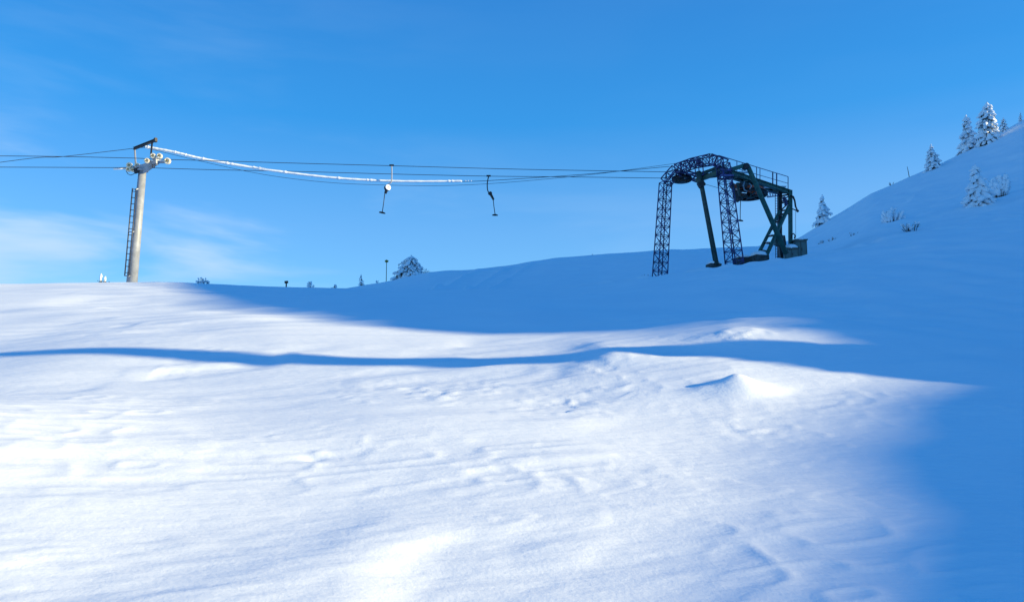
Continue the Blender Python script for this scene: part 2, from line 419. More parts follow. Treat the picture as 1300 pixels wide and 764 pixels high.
# head beam
m=MB(); m.ibeam(P(170,188.8,46.0),P(198,177.8,44.6),.13,.16,.03); m.beam(P(196.5,178.6,44.66),P(198.4,177.4,44.56),.15,.24); m.build('head_beam',M['dark'],py)
m=MB(); m.beam(P(171,189,46.0),P(172.5,212,46.05),.07,.09); m.build('upright',M['galv'],py)
m=MB(); m.beam(P(193.3,180,44.75),P(191.3,200,44.75),.07,.09); m.build('upright',M['dark'],py)
def wheel(px,py_,Y,r,parent):
    c=P(px,py_,Y); ax=(0.08,-1,-.05)
    m=MB(); m.lathe(c,ax,[(-.07,r*.8),(-.07,r),(-.03,r),(-.015,r*.86),(.015,r*.86),(.03,r),(.07,r),(.085,r*.72),(.05,r*.6),(.05,r*.35)],22)
    w=m.build('rope_wheel',M['sheave'],parent)
    h=MB(); h.lathe(c,ax,[(.045,r*.36),(.11,r*.32),(.12,r*.2)],12); h.build('wheel_hub',M['hub'],w)
    t=MB(); t.lathe(c,ax,[(-.012,r*.875),(.012,r*.875)],22); t.build('wheel_tread',M['black'],w)
# right (near) train
m=MB(); m.beam(P(186,206,44.75),P(213,206,44.75),.10,.13); m.beam(P(193,200,44.78),P(204,200.5,44.78),.08,.1); m.beam(P(199,200,44.80),P(199,206,44.80),.1,.14); m.build('sheave_frame',M['galv'],py)
for a in ((186.8,204.3,44.6,.155),(194.3,198,44.6,.155),(202.6,198.3,44.6,.16),(212.6,204.6,44.6,.19)): wheel(*a,py)
m=MB(); m.beam(P(160,214.6,46.0),P(178,213.8,46.0),.10,.15); m.build('sheave_frame',M['galv'],py)
for a in ((164.3,210,45.85,.17),(174.3,210.3,45.85,.15),(163,215.3,45.85,.14),(168.5,215.8,45.85,.13)): wheel(*a,py)
m=MB(); m.tube(P(144.3,214.8,45.9),P(160,213.9,45.9),.05,.075,8); m.build('rime_rod',M['snow'],py)
m=MB(); m.path([P(160,217,45.8),P(162.5,221,45.8),P(166,222.6,45.8),P(170,221,45.8),P(172,218,45.8)],.02,5); m.build('hanging_loop',M['dark'],py)
m=MB(); m.beam(P(172.8,214,45.2),P(174.5,219.5,45.2),.15,.3); m.build('junction_box',M['dark'],py)
m=MB()
for (q0,q1,r) in ((P(180,215.5,45.45),P(202,202.8,44.55),.06),(P(186,205.4,44.7),P(213,205.3,44.7),.035)):
    m.tube(q0+Vector((0,0,.2 if r>.05 else .08)),q1+Vector((0,0,.19 if r>.05 else .07)),r,r*.8,7)
m.build('rime_cover',M['snow'],py)

# ------------------------------------------------------------------ hangers
def hanger(loc,label,arm,disc,stem,handle,armmat,lit,group='t-bar hangers on the haul rope'):
    t=thing('t_bar_hanger',tuple(loc),label,'t-bar',group)
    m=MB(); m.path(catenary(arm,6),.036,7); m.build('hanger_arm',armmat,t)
    m=MB(); m.beam(arm[0]+Vector((-.14,0,.03)),arm[0]+Vector((.14,0,.03)),.09,.09); m.build('rope_grip',M['dark'],t)
    c,c2,r=disc
    m=MB(); m.lathe(c,(.55,-.80,.1),[(-.09,r*.7),(-.09,r),(.06,r),(.09,r*.85),(.10,r*.3)],20); dr=m.build('spring_drum',M['dark'],t)
    if lit:
        m=MB(); m.lathe(c,(.55,-.80,.1),[(.101,r*.97),(.13,r*.9),(.15,r*.4)],20); m.build('snow_cap',M['snow'],dr)
        m=MB(); m.lathe(c,(.55,-.80,.1),[(.15,r*.22),(.17,r*.2)],12); m.build('drum_hub',M['hub'],dr)
    m=MB(); m.beam(c,c2,.16,.26,(0,1,0),.12,.18); m.build('spring_housing',M['dark'],t)
    m=MB(); m.path(stem,.024,6); m.build('stem',M['dark'],t)
    m=MB(); d=handle[1]; h=handle[0]
    m.path([h-d*.2+Vector((0,0,-.02)),h-d*.1,h,h+d*.1,h+d*.2+Vector((0,0,-.02))],[.03,.055,.06,.055,.03],8); m.build('t_handle',M['black'],t)
Y1=ropeY(497)
hanger(pR(497,210.6),'sunlit t-bar with a white snow-capped spring drum, hanging mid-span',
  [P(497.2,210.6,Y1),P(497.4,220,Y1),P(496.8,231,Y1),P(493,234,Y1),P(489.5,236.5,Y1)],
  (P(491.8,238.6,Y1),P(489.2,245.5,Y1),.19),[P(488.6,245,Y1),P(487,258,Y1),P(485.4,269,Y1)],(P(485.2,270,Y1),Vector((.92,.35,-.12))),M['galv'],True)
Y2=ropeYf(620)
hanger(pF(620,224),'shaded dark t-bar with a tilted spring housing, hanging nearer the station',
  [P(620.3,224,Y2),P(618.7,232,Y2),P(618.8,240,Y2),P(620.3,244.5,Y2),P(622,246,Y2)],
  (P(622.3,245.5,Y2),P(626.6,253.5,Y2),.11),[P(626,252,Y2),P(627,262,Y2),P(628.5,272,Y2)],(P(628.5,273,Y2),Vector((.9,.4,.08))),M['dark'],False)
Y3=48.6
hanger(P(932,243,Y3),'shaded t-bar parked under the drive station beside the right lattice leg',
  [P(931,240,Y3),P(932.5,246,Y3),P(935,251,Y3),P(938,254,Y3)],
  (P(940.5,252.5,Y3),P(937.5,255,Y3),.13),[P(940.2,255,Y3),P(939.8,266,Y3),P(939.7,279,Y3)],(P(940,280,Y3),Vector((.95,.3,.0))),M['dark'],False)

# ------------------------------------------------------------------ drive station
sb=ground(990,50.5)
st=thing('lift_drive_station',tuple(sb),'dark blue and green steel drag-lift station with lattice portal and railed walkway','lift station')
YL,YR=50.2,46.9
side=Vector((.9,.35,0))
# portal legs and girder
fl=P(837.5,356,YL); kl=P(845,232,YL); m=MB(); m.lattice(fl,kl,.72,.60,side,11,.039,.024)
c1=P(859,215,YL-.5); c2=P(880,207.5,49.0); c3=P(905,202.5,47.6); c4=P(918,208,YR+.1)
m.build('lattice_leg',M['blue'],st)
m=MB(); m.lattice(kl,c1,.60,.55,side,2,.045,.028); m.lattice(c1,c2,.55,.55,(0,0,1),3,.039,.026); m.lattice(c2,c3,.55,.60,(0,0,1),3,.039,.026); m.lattice(c3,c4,.60,.66,(0,0,1),2,.045,.030); m.build('lattice_girder',M['blue'],st)
fr=P(933.5,344,YR); m=MB(); m.lattice(fr,c4,.80,.58,side,11,.041,.025); m.build('lattice_leg',M['blue'],st)
# dark collar where the girder meets the leg
m=MB(); 
for q in (P(920,218,YR+.1),P(921,225,YR+.1)):
    for dx in (-.36,.36): m.beam(q+Vector((dx,-.4,0)),q+Vector((dx,.5,0)),.08,.12)
    for dy in (-.4,.4): m.beam(q+Vector((-.4,dy,0)),q+Vector((.4,dy,0)),.08,.12)
m.build('leg_collar',M['blue'],st)
# upper outrigger frame on the girder
m=MB()
fr1=[(864,206,49.3),(886,203,48.6),(893,207,48.2),(868,211,49.0)]
q=[P(*a) for a in fr1]
for i in range(4): m.tube(q[i],q[(i+1)%4],.035,seg=5)
for (a,b) in (((864,206,49.3),(866,220,49.4)),((870,205,49.2),(872,221,49.2)),((882,203,48.7),(883,224,48.8)),((886,202,48.6),(888,223,48.6)),((892,206,48.2),(893,222,48.3)),((882,203,48.7),(893,212,48.2)),((866,220,49.4),(893,222,48.3)),((886,201,48.6),(896,210,48)),((872,221,49.2),(882,204,48.7))):
    m.tube(P(*a),P(*b),.035,seg=5)
m.lathe(P(887,206,48.5),(.3,-1,0),[(-.1,.15),(.1,.17),(.12,.1)],10)
m.build('outrigger_frame',M['blue'],st)
# main girders down to the right columns
YG=48.0
gA0=P(912,213.5,47.9);gA1=P(1004,244.5,52.6)
gB0=P(904,216.5,50.2);gB1=P(991,244.5,54.6)
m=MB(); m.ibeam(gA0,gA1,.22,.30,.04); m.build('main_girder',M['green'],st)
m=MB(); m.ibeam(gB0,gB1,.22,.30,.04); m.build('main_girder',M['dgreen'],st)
for i in range(8):
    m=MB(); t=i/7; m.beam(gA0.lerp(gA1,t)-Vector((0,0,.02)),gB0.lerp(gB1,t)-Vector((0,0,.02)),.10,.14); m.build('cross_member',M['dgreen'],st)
m=MB() # walkway grating seen from below as slats
for i in range(46):
    t=(i+.5)/46; a=gA0.lerp(gA1,t)+Vector((0,0,.19));b=gB0.lerp(gB1,t)+Vector((0,0,.19)); m.beam(a.lerp(b,.25),b,.05,.03)
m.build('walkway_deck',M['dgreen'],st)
m=MB(); m.lump(gA0.lerp(gA1,.2)+Vector((.1,.6,.22)),1.2,.35,.06,jit=.2); m.build('snow_patch',M['snow'],st)
m=MB(); m.lump(gA0.lerp(gA1,.8)+Vector((.1,.6,.22)),.9,.35,.05,jit=.2); m.build('snow_patch',M['snow'],st)
# railing (far side)
m=MB()
rt=[P(912.5,197.5,49.6),P(1000.5,224.5,54.2)]
rm=[P(914,208,49.6),P(1000.5,233,54.2)]
m.tube(rt[0],rt[1],.026,seg=5); m.tube(rm[0],rm[1],.020,seg=5)
for px,y0,y1,w in ((935.5,204.6,225,.026),(942.2,206.6,227,.024),(960.5,212.2,232,.028),(964.8,213.5,233,.026),(981,218.5,238,.045),(986,220,239,.045),(1000.5,224.5,246,.03)):
    Y=49.6+(px-912.5)/88*4.6; m.tube(P(px,y0,Y),P(px,y1,Y),w,seg=5)
m.build('railing',M['blue'],st)
# left strut A and footing head
m=MB(); m.path([P(886.5,218,48.4),P(888.5,229,48.4),P(891.5,240,48.4),P(909.5,336,47.2)],[.17,.19,.15,.17],12); m.build('support_strut',M['dgreen'],st)
m=MB(); m.beam(P(888.5,231,48.3),P(892,237,48.3),.42,.34,(0,1,0)); m.build('strut_head',M['dark'],st)
# bent pipe strut B
m=MB(); m.path([P(920,218.5,47.1),P(927,215.8,47.2),P(944,210.5,47.6),P(947.5,210.2,47.65),P(950,212.5,47.7),P(998,322,49.2)],[.13,.13,.13,.14,.15,.17],12); m.build('bent_strut',M['green'],st)
m=MB(); m.lathe(P(947,211.5,47.55),(.1,-1,0),[(-.2,.2),(.15,.2),(.18,.12)],14); m.build('knuckle_joint',M['dark'],st)
# rear cross frame at left (tension carriage)
m=MB()
m.beam(P(884,229.5,48.9),P(918,217,47.8),.2,.26); m.build('cross_beam',M['green'],st); m=MB()
m.beam(P(886,222,50.1),P(912,213,49.0),.16,.18)
m.build('cross_beam',M['green'],st)
m=MB()
for a,b in (((858,219.5,49.5),(890,230.5,50.6)),((864,218,49.0),(893,227,50.0)),((862,222.5,49.4),(888,232.5,50.2)),((872,217,48.8),(896,224,49.6))):
    m.beam(P(*a),P(*b),.07,.09)
for t in (0,.33,.66,1): m.beam(P(858,219.5,49.5).lerp(P(890,230.5,50.6),t),P(864,218,49.0).lerp(P(893,227,50.0),t),.06,.08)
m.build('tension_carriage',M['blue'],st)
m=MB(); 
for i in range(6):
    x=888+i*4.6; m.lathe(P(x,224.5-i*.6,48.7),(.2,-1,0),[(-.15,.12),(.12,.17),(.2,.09)],10)
m.beam(P(886,226.5,48.8),P(914,223,48.2),.12,.16); m.build('hydraulic_unit',M['dark'],st)
# idle wheel at left
def bull(cpx,cpy,Y,R,parent,rimmat,name='bullwheel',tilt=(.02,.08,1)):
    c=P(cpx,cpy,Y)
    m=MB(); m.lathe(c,tilt,[(-.10,R-.14),(-.10,R),(-.05,R+.02),(-.02,R-.06),(.02,R-.06),(.05,R+.02),(.10,R),(.10,R-.14)],36,ring=True)
    w=m.build(name,rimmat,parent)
    m=MB(); 
    for k in range(8):
        m=MB(); a=k*math.pi/4; d=Vector((math.cos(a),math.sin(a),0)); m.beam(c+d*.15-Vector((0,0,.13)),c+d*(R-.05)-Vector((0,0,.13)),.08,.06); m.build('wheel_spoke',M['dark'],w)
    m=MB(); m.lathe(c,tilt,[(-.25,.2),(.45,.2)],14); m.build('wheel_axle',M['dark'],w)
    return w
w=bull(865.5,227.5,50.1,.66,st,M['dark'])
for k in range(5):
    m=MB(); m.lathe(P(857+k*4.4,228.4+k*.3,49.45),(0,-1,.1),[(-.06,.10),(.06,.12),(.08,.06)],10); m.build('guide_roller',M['black'],st)
# drive wheel with red machinery
w=bull(952,247,50.6,1.12,st,M['dark'])
m=MB(); c=P(952,245.2,50.6)
m.lathe(c,(.02,.08,1),[(-.02,.72),(-.02,.98),(.16,1.0),(.24,.9),(.24,.72)],30,ring=True); m.build('brake_ring',M['red'],st)
m=MB(); m.beam(P(938,235,49.6),P(954,238,50.3),.4,.30); m.lathe(P(948,238,50.4),(0,0,1),[(-.30,.25),(-.1,.30),(.12,.30),(.2,.2)],16); m.build('gear_box',M['dark'],st)
m=MB(); m.lathe(P(957,241,50.0),(1,.5,-.12),[(-.42,.2),(-.4,.26),(.3,.26),(.34,.22),(.5,.12)],16); m.build('drive_motor',M['red'],st)
m=MB(); m.lathe(P(931,236,49.2),(1,.4,-.1),[(-.2,.16),(.3,.16)],12); m.build('drive_motor',M['red'],st)
m=MB(); m.path([P(945,231,49.2),P(943.5,236,49.1),P(945,241,49.1),P(948.5,243.5,49.1)],.05,6); m.build('hose',M['galv'],st)
m=MB(); m.path([P(951,233,49.3),P(954,236,49.2),P(952,240,49.2)],.04,6); m.build('hose',M['galv'],st)
m=MB(); m.beam(P(936,232,48.8),P(939,248,48.9),.14,.12,(0,1,0)); m.beam(P(967,240,50.4),P(972,250,50.5),.12,.12,(0,1,0))
m.tube(P(939,249,49.2),P(953,250.5,49.4),.03,seg=5); m.tube(P(953,250.5,49.4),P(972,248,50.6),.03,seg=5); m.tube(P(953,246,49.4),P(953,251,49.4),.035,seg=5); m.build('guard_frame',M['dgreen'],st)
m=MB(); m.beam(P(928,232,48.4),P(937,254.5,48.6),.22,.26,(0,1,0),.14,.16); m.lathe(P(936.5,254,48.5),(0,-1,0),[(-.1,.14),(.1,.14)],10); m.build('rope_deflector',M['dark'],st)
m=MB()
a=[P(972,243,51),P(990,247,52.2)];b=[P(974,250.5,51),P(989,248.5,52.2)]
m.tube(a[0],a[1],.035,seg=5);m.tube(b[0],b[1],.035,seg=5)
for i in range(6):
    t=i/5; m.tube(a[0].lerp(a[1],t),b[0].lerp(b[1],min(1,t+.15)),.025,seg=4); m.tube(b[0].lerp(b[1],t),a[0].lerp(a[1],min(1,t+.15)),.025,seg=4)
m.build('under_truss',M['blue'],st)
# columns
m=MB(); m.beam(P(989.8,243,52.8),P(989.8,332,52.0),.26,.26,(0,1,0)); m.build('column',M['dark'],st)
m=MB(); m.beam(P(1003.2,242,52.5),P(1003.6,322,51.6),.23,.23,(0,1,0)); m.build('column',M['green'],st)
m=MB()
colA=lambda y:P(990.5,y,52.7); colB=lambda y:P(1002.3,y,52.4)
for y in (249,258,268,273): m.beam(colA(y),colB(y-2),.08,.10)
m.tube(colA(258),colB(248),.04,seg=5); m.tube(colA(249),colB(256),.04,seg=5); m.tube(colA(268),colB(257),.05,seg=5)
m.build('column_bracing',M['dark'],st)
for k in range(3):
    m=MB(); m.lathe(P(995.5+k*1.2,252+k*3.6,52.1),(0,-1,0),[(-.1,.10),(.06,.13),(.09,.06)],10); m.build('deflector_roller',M['blue'],st)
# thin access ladder beside dark column
m=MB(); m.tube(P(984.2,247,52.3),P(984.8,332,51.6),.022,seg=5); m.tube(P(987,247,52.4),P(987.4,332,51.7),.022,seg=5)
for i in range(26):
    y=249+i*3.2; m.tube(P(984.3,y,52.3),P(987.1,y,52.35),.015,seg=4)
m.build('access_ladder',M['blue'],st)
# inclined ladder brace
a0=P(963.5,321,49.6);a1=P(1000,262,52.2); a1=P(990,268,52.2)
b0_=P(973.5,323,49.2);b1_=P(1001.5,262,52.0)
m=MB(); m.beam(a0,a1,.16,.16); m.build('inclined_brace',M['green'],st)
m=MB(); m.beam(b0_,b1_,.18,.18); m.build('inclined_brace',M['green'],st)
for t in (.06,.22,.38,.54,.70,.86):
    m=MB(); m.beam(a0.lerp(a1,t),b0_.lerp(b1_,t),.12,.10); m.build('brace_rung',M['dark'],st)
for t in (.22,.38,.54):
    m=MB(); m.lump(a0.lerp(a1,t).lerp(b0_.lerp(b1_,t),.5)+Vector((0,0,.07)),.17,.08,.05); m.build('rung_snow',M['snow'],st)
# gearbox low and its hoses, tail arm
m=MB(); m.lathe(P(987.5,303,51.0),(.2,-1,0),[(-.3,.26),(.2,.34),(.3,.2)],14); m.beam(P(984,308,51),P(992,311,51),.4,.3); m.build('winch_drum',M['dgreen'],st)
m=MB(); m.beam(P(991,300,51.2),P(995,328,51.0),.5,.34,(0,1,0)); m.build('winch_motor',M['dark'],st)
m=MB(); m.path([P(1004,249,52.2),P(1007,250,52.0),P(1009,255,51.9),P(1010,262,51.9),P(1012.4,267.5,51.8)],[.08,.07,.06,.06,.05],7); m.beam(P(1004,264.5,52.2),P(1013,268,51.8),.06,.07); m.lathe(P(1012.7,268,51.8),(0,-1,0),[(-.06,.08),(.06,.08)],9); m.build('tail_arm',M['dark'],st)
m=MB(); m.tube(P(1010,266,51.8),P(1010.3,304,51.6),.013,seg=5); m.build('tail_wire',M['rope'],st)
m=MB(); m.path([P(1004.5,302,51.3),P(1005,298,51.2),P(1007.5,296.5,51.2),P(1009.5,299,51.2),P(1008.5,303,51.2)],.045,7); m.build('hook',M['dark'],st)
m=MB(); m.tube(P(892,233,49.5),P(918,240.5,49.0),.015,seg=5); m.build('stay_wire',M['rope'],st)

# ------------------------------------------------------------------ footings, cabinets
def block(name,px0,px1,py0,py1,Y,dep,material,label,cat,group=None,rz=.25,bury=.6,trim=True,capr=.10,capcut=True):
    c=P((px0+px1)/2,py1,Y); w=(px1-px0)/F*Y; h=(py1-py0)/F*Y
    t=thing(name,tuple(c),label,cat,group)
    R=Matrix.Rotation(rz,3,'Z'); ux=R@Vector((1,0,0)); uy=R@Vector((0,1,0))
    wx=w/(math.cos(rz)+.0)*.88
    m=MB(); m.beam(c-Vector((0,0,bury))+uy*dep/2,c+Vector((0,0,h))+uy*dep/2,wx,dep,ux.cross(Vector((0,0,1))))
    m.build('housing' if trim else 'footing_block',material,t)
    if trim:
        f=c+uy*(-.012)
        m=MB()
        for k in (-.47,0,.47): m.beam(f+ux*wx*k,f+ux*wx*k+Vector((0,0,h*.92)),.04,.03,uy)
        m.beam(f-ux*wx*.49+Vector((0,0,h*.93)),f+ux*wx*.49+Vector((0,0,h*.93)),.03,.05)
        m.build('door_frame',M['seam'],t)
        m=MB(); m.beam(f+ux*.06+uy*-.02+Vector((0,0,h*.45)),f+ux*.06+uy*-.02+Vector((0,0,h*.6)),.03,.03,uy); m.build('door_handle',M['dark'],t)
        m=MB(); tc=c+Vector((0,0,h+.02))+uy*dep/2; m.beam(tc-ux*(wx/2+.07),tc+ux*(wx/2+.07),dep+.14,.06); m.build('lid',M['seam'],t)
    m=MB(); tc=c+Vector((0,0,h+.03))+uy*dep/2
    m.lump(tc,wx*.56,dep*.62,capr,rot=R,seg=16,rings=8,jit=.04,cut=-.02); m.build('snow_cap',M['snow'],t)
    return t
block('control_cabinet',996,1015,315,331,49.8,.7,M['cab'],'small grey-green metal box with a domed snow cap, in front of the larger box','cabinet','metal boxes at the lift station',rz=-.2,capr=.34)
block('control_cabinet',1009,1026,304,330,51.0,.9,M['cab'],'larger grey-green metal box with a thin snow layer, at the right of the station','cabinet','metal boxes at the lift station',rz=-.15,capr=.16)
block('concrete_footing',958,979,323,336,48.9,1.0,M['conc'],'dark footing with patchy snow under the inclined ladder-like brace','footing','concrete footings of the station',rz=.2,trim=False,capr=.30)
block('concrete_footing',936,957,326,339,49.6,.9,M['conc'],'low dark footing just right of the right lattice leg','footing','concrete footings of the station',rz=.1,trim=False,capr=.2)
block('concrete_footing',901,918,334,345,47.2,.7,M['conc'],'dark footing block at the foot of the leaning strut between the lattice legs','footing','concrete footings of the station',rz=.2,trim=False,capr=.2)

# ------------------------------------------------------------------ trees and shrubs
def conifer(loc,h,w,label,lean=0.,levels=11,dens=7,top=.12,seed=1,flat=1.0,group='snow-laden spruces on the hill',name='snowy_spruce',shape=None,snowy=.95,hump=0,size=.70):
    random.seed(seed); loc=Vector(loc)
    t=thing(name,tuple(loc),label,'tree',group)
    wob=random.uniform(-.03,.03)*h
    ax=lambda z: loc+Vector((lean*(z/h)**2+wob*math.sin(z/h*4.5),0,z))
    m=MB(); m.path([loc-Vector((0,0,.4)),ax(h*.5),ax(h*.97)],[.045*h,.03*h,.01*h],7); m.build('trunk',M['bark'],t)
    cr=MB();sn=MB()
    for i in range(levels):
        u=(i+.3)/levels; z=h*(.06+.92*u)
        prof=(shape(u) if shape else (1-u)**.85+top)*random.uniform(.78,1.18)
        n=max(3,int(dens*(prof*.9+.25)))
        for k in range(n):
            a=2*math.pi*(k+random.random())/n+i*1.3
            L=w/2*prof*random.uniform(.55,1.12)
            dr=L*random.uniform(.35,.9)
            d=Vector((math.cos(a),math.sin(a)*flat,0))
            p0=ax(z+random.uniform(-.02,.02)*h); p1=p0+d*L*.55-Vector((0,0,dr*.3)); p2=p0+d*L-Vector((0,0,dr))
            # needle fringe: drooping blades under the branch
            nb=7
            cr.path([p0,p1,p2],[.02*h*.6,.016*h,.006*h],4,False)
            for q in range(nb):
                tt=(q+.5)/nb; c=p0.lerp(p1,tt*2) if tt<.5 else p1.lerp(p2,tt*2-1)
                side=d.cross(Vector((0,0,1)))*random.uniform(-1,1)*L*.32
                ln=h*random.uniform(.045,.10)
                e=c+side-Vector((0,0,ln))+d*random.uniform(0,.4)*ln
                wv=Vector((random.uniform(-1,1),random.uniform(-1,1),.2)).normalized()*h*.013
                cr.add([c-wv,c+wv,e+wv*.5,e-wv*.4],[(0,1,2,3)],False)
                e2=c+side*1.2-Vector((0,0,ln*.4)); cr.add([c-wv,c+wv,e2],[(0,1,2)],False)
            # snow pillows along the branch
            for tt in (.30,.62,.92):
                if random.random()>snowy: continue
                c=p0.lerp(p1,tt*2) if tt<.5 else p1.lerp(p2,tt*2-1)
                s=h*size*.11*random.uniform(.6,1.15)*(.65+.5*prof)
                R=Matrix.Rotation(a,3,'Z')@Matrix.Rotation(math.atan2(dr,L)*.9,3,'Y')
                sn.lump(c+Vector((0,0,s*.25)),s*1.25,s*.75,s*.5,R,7,5,.22)
    # leader
    for q in range(4):
        sn.lump(ax(h*(.93+.03*q)),h*.030*(1.3-.2*q),h*.030,h*.032,None,7,5,.25)
    cr.build('crown',M['needle'],t); sn.build('snow_load',M['snow'],t)
    return t
def shrub(loc,h,w,label,seed=1,n=16,snowy=.75,group='snowy shrubs',name='snowy_shrub',lumpy=1.0):
    random.seed(seed); loc=Vector(loc); t=thing(name,tuple(loc),label,'shrub',group)
    st_=MB();sn=MB()
    for k in range(n):
        a=random.uniform(0,2*math.pi); r=w/2*random.uniform(.15,1)
        e=loc+Vector((math.cos(a)*r,math.sin(a)*r,h*random.uniform(.45,1)*(1-.45*(2*r/w)**2)))
        s0=loc+Vector((math.cos(a)*r*.45,math.sin(a)*r*.45,-.1)); mid=s0.lerp(e,.55)+Vector((0,0,.06*h))
        st_.path([s0,mid,e],[.022,.016,.008],4)
        for b in range(4):
            c=s0.lerp(e,.45+.14*b); q=c+Vector((random.uniform(-1,1),random.uniform(-1,1),random.uniform(-.2,.9)))*h*.22
            st_.path([c,q],[.011,.006],4)
            if random.random()<.5*snowy: sn.lump(q,.05*lumpy*random.uniform(.7,1.3),.05*lumpy,.04*lumpy,None,6,4,.25)
        for b in range(3):
            if random.random()<snowy:
                s=h*.105*random.uniform(.5,1.15)*lumpy
                d=(e-s0).normalized(); R=d.to_track_quat('X','Z').to_matrix()
                sn.lump(s0.lerp(e,.5+.22*b)+Vector((0,0,s*.35)),s*1.35,s*.8,s*.65,R,7,5,.25)
    st_.build('twigs',M['twig'],t); sn.build('snow_load',M['snow'],t); return t
mpx=100/F
conifer(ground(1045.5,96),3.6,2.1,'lowest snowy spruce on the right skyline, fully shaded, just right of the station',-.05,seed=3,levels=13)
conifer(ground(1184,94.5),3.1,2.2,'small spruce with a sunlit tip, halfway up the right skyline',seed=5,levels=10)
conifer(ground(1231,98.6),4.5,2.1,'tall slim spruce in shade, left of the big sunlit spruce on the skyline',-.25,seed=8,levels=14,top=.2)
conifer(ground(1255,94.5),5.2,2.6,'largest spruce on the skyline, its right side lit white and gold by the sun',.15,seed=11,levels=14,dens=8,top=.3,shape=lambda u:(1-u)**.6*.75+.3,size=.6)
conifer(ground(1275,98.5),1.8,1.6,'short snow-bent spruce close to the right of the big sunlit spruce',seed=12,levels=7,dens=6)
conifer(ground(1296,98.5),1.2,.5,'tiny sapling sticking out of the skyline at the far right',seed=13,levels=5,dens=4,group='bare saplings on the skyline')
x,y,z=hit(1243,262,46); conifer((x,y,z-.1),3.1,2.1,'snow-plastered spruce standing on the open right slope below the skyline trees',seed=15,levels=11,dens=9,size=.85)
x,y,z=hit(1271,250,46); shrub((x,y,z-.1),1.9,2.1,'wide shrub with bent snowy stems right beside the spruce on the open slope',seed=16,n=30,snowy=.95,lumpy=1.35)
x,y,z=hit(1133,283,46); shrub((x,y,z-.1),1.35,1.9,'round snowy shrub alone on the mid slope right of the station',seed=17,n=30,snowy=.95,lumpy=1.4)
x,y,z=hit(1157,293,46); shrub((x,y,z-.1),.8,1.7,'low scrubby shrub just below and right of the round one',seed=18,n=16,snowy=.5)
x,y,z=hit(1118,309,46); shrub((x,y,z-.05),.35,.5,'tiny tuft half buried in a drift below the round shrub',seed=19,n=7,snowy=.6)
gi=0
for (px,pyy,ww,lb) in ((1043,310,.8,'faint twig tuft nearest the metal boxes, poking out of the shaded slope'),(1056,306,1.3,'faint twig tuft in the middle of the row right of the metal boxes'),(1083,300,1.3,'faint twig tuft highest in the row right of the metal boxes')):
    x,y,z=hit(px,pyy,46); shrub((x,y,z-.05),.55,ww,lb,seed=30+gi,n=12,snowy=.7,group='twig tufts on the slope',name='twig_tuft',lumpy=.6); gi+=1
shrub(ground(820,46.2)+Vector((0,0,-.1)),.45,1.0,'sparse twigs in the snow at the left of the left lattice leg',seed=40,n=16,snowy=.3,group='twig tufts on the slope',name='twig_tuft',lumpy=.5)
# left and middle distance
bell=lambda u:(1-u)**.62*.95+.12
conifer(ground(521,101)-Vector((0,0,.3)),3.3,6.3,'broad bell-shaped spruce crusted with snow on the middle skyline',seed=21,levels=13,dens=16,shape=bell,size=.85,snowy=1.0)
shrub(ground(541,101)-Vector((0,0,.1)),.9,1.6,'low dark shrub touching the right foot of the broad bell-shaped spruce',seed=22,n=20,snowy=.5,lumpy=1.1)
conifer(ground(458.5,99)-Vector((0,0,.15)),1.6,1.2,'small thin spruce left of the slim green pole',seed=23,levels=7,dens=5,group='small trees by the middle crest')
shrub(ground(479,100),.5,.6,'tiny snow-buried point between the small spruce and the green pole',seed=24,n=6,snowy=1,lumpy=1.4)
def lowshrub(px,row,h,w,label,seed,Y=47.5,**k):
    zt_=float(tan_row(row))*Y; g=ground(px,Y); base=Vector((float(s_of(px,.14))*Y,Y,g.z-.05))
    return shrub(base,h+max(0,zt_-g.z),w,label,seed=seed,**k)
lowshrub(257,362,.55,.9,'snowy shrub barely showing over the crest between the pylon and the short post',51)
lowshrub(394,366,.52,.5,'small dark shrub on the crest just right of the short post',52,n=10)
lowshrub(425,366.5,.36,.6,'lowest shrub on the crest, a flat dark wedge left of the small spruce',53,n=9)
# two snow-covered saplings left of the pylon
g=ground(130,46.8)
for dx,hh,r,lb in ((-.1,.62,.075,'taller of two snow-plastered sapling tips behind the crest, left of the pylon'),(.16,.46,.065,'shorter of two snow-plastered sapling tips behind the crest, left of the pylon')):
    q=g+Vector((dx,0,0)); t=thing('snowy_sapling',tuple(q),lb,'tree','small trees by the middle crest')
    m=MB(); m.path([q-Vector((0,0,.3)),q+Vector((0,0,.2)),q+Vector((-.02,0,hh))],[.04,.035,.02],6); m.build('trunk',M['bark'],t)
    s_=MB(); s_.lump(q+Vector((-.02,0,hh*.62)),r,r,hh*.42,None,9,9,.16); s_.build('snow_load',M['snow'],t)
    m=MB(); random.seed(4)
    for k in range(26):
        c=q+Vector((random.uniform(-.2,.2),random.uniform(-.15,.15),random.uniform(0,.2))); e=c+Vector((random.uniform(-.14,.14),0,random.uniform(-.1,.12))); w_=Vector((.02,0,.03)); m.add([c-w_,c+w_,e],[(0,1,2)],False)
    m.build('crown',M['needle'],t)
# green pole with head
g=ground(490.3,99.5); h=(357-331)/F*99.5
t=thing('marker_pole',tuple(g),'slim green pole with a small yellow-green head, left of the broad spruce','pole')
m=MB(); m.tube(g-Vector((0,0,.3)),g+Vector((0,0,h)),.05,.04,8); m.build('pole',M['pole'],t)
m=MB(); c=g+Vector((0,0,h+.05))
for a in (.3,1.5,2.6): 
    d=Vector((math.cos(a),.3,math.sin(a)*.8)); m.beam(c-d*.22,c+d*.24,.12,.15)
m.lathe(c,(.2,-1,.1),[(-.12,.1),(.1,.16)],10); m.build('head',M['lampg'],t)
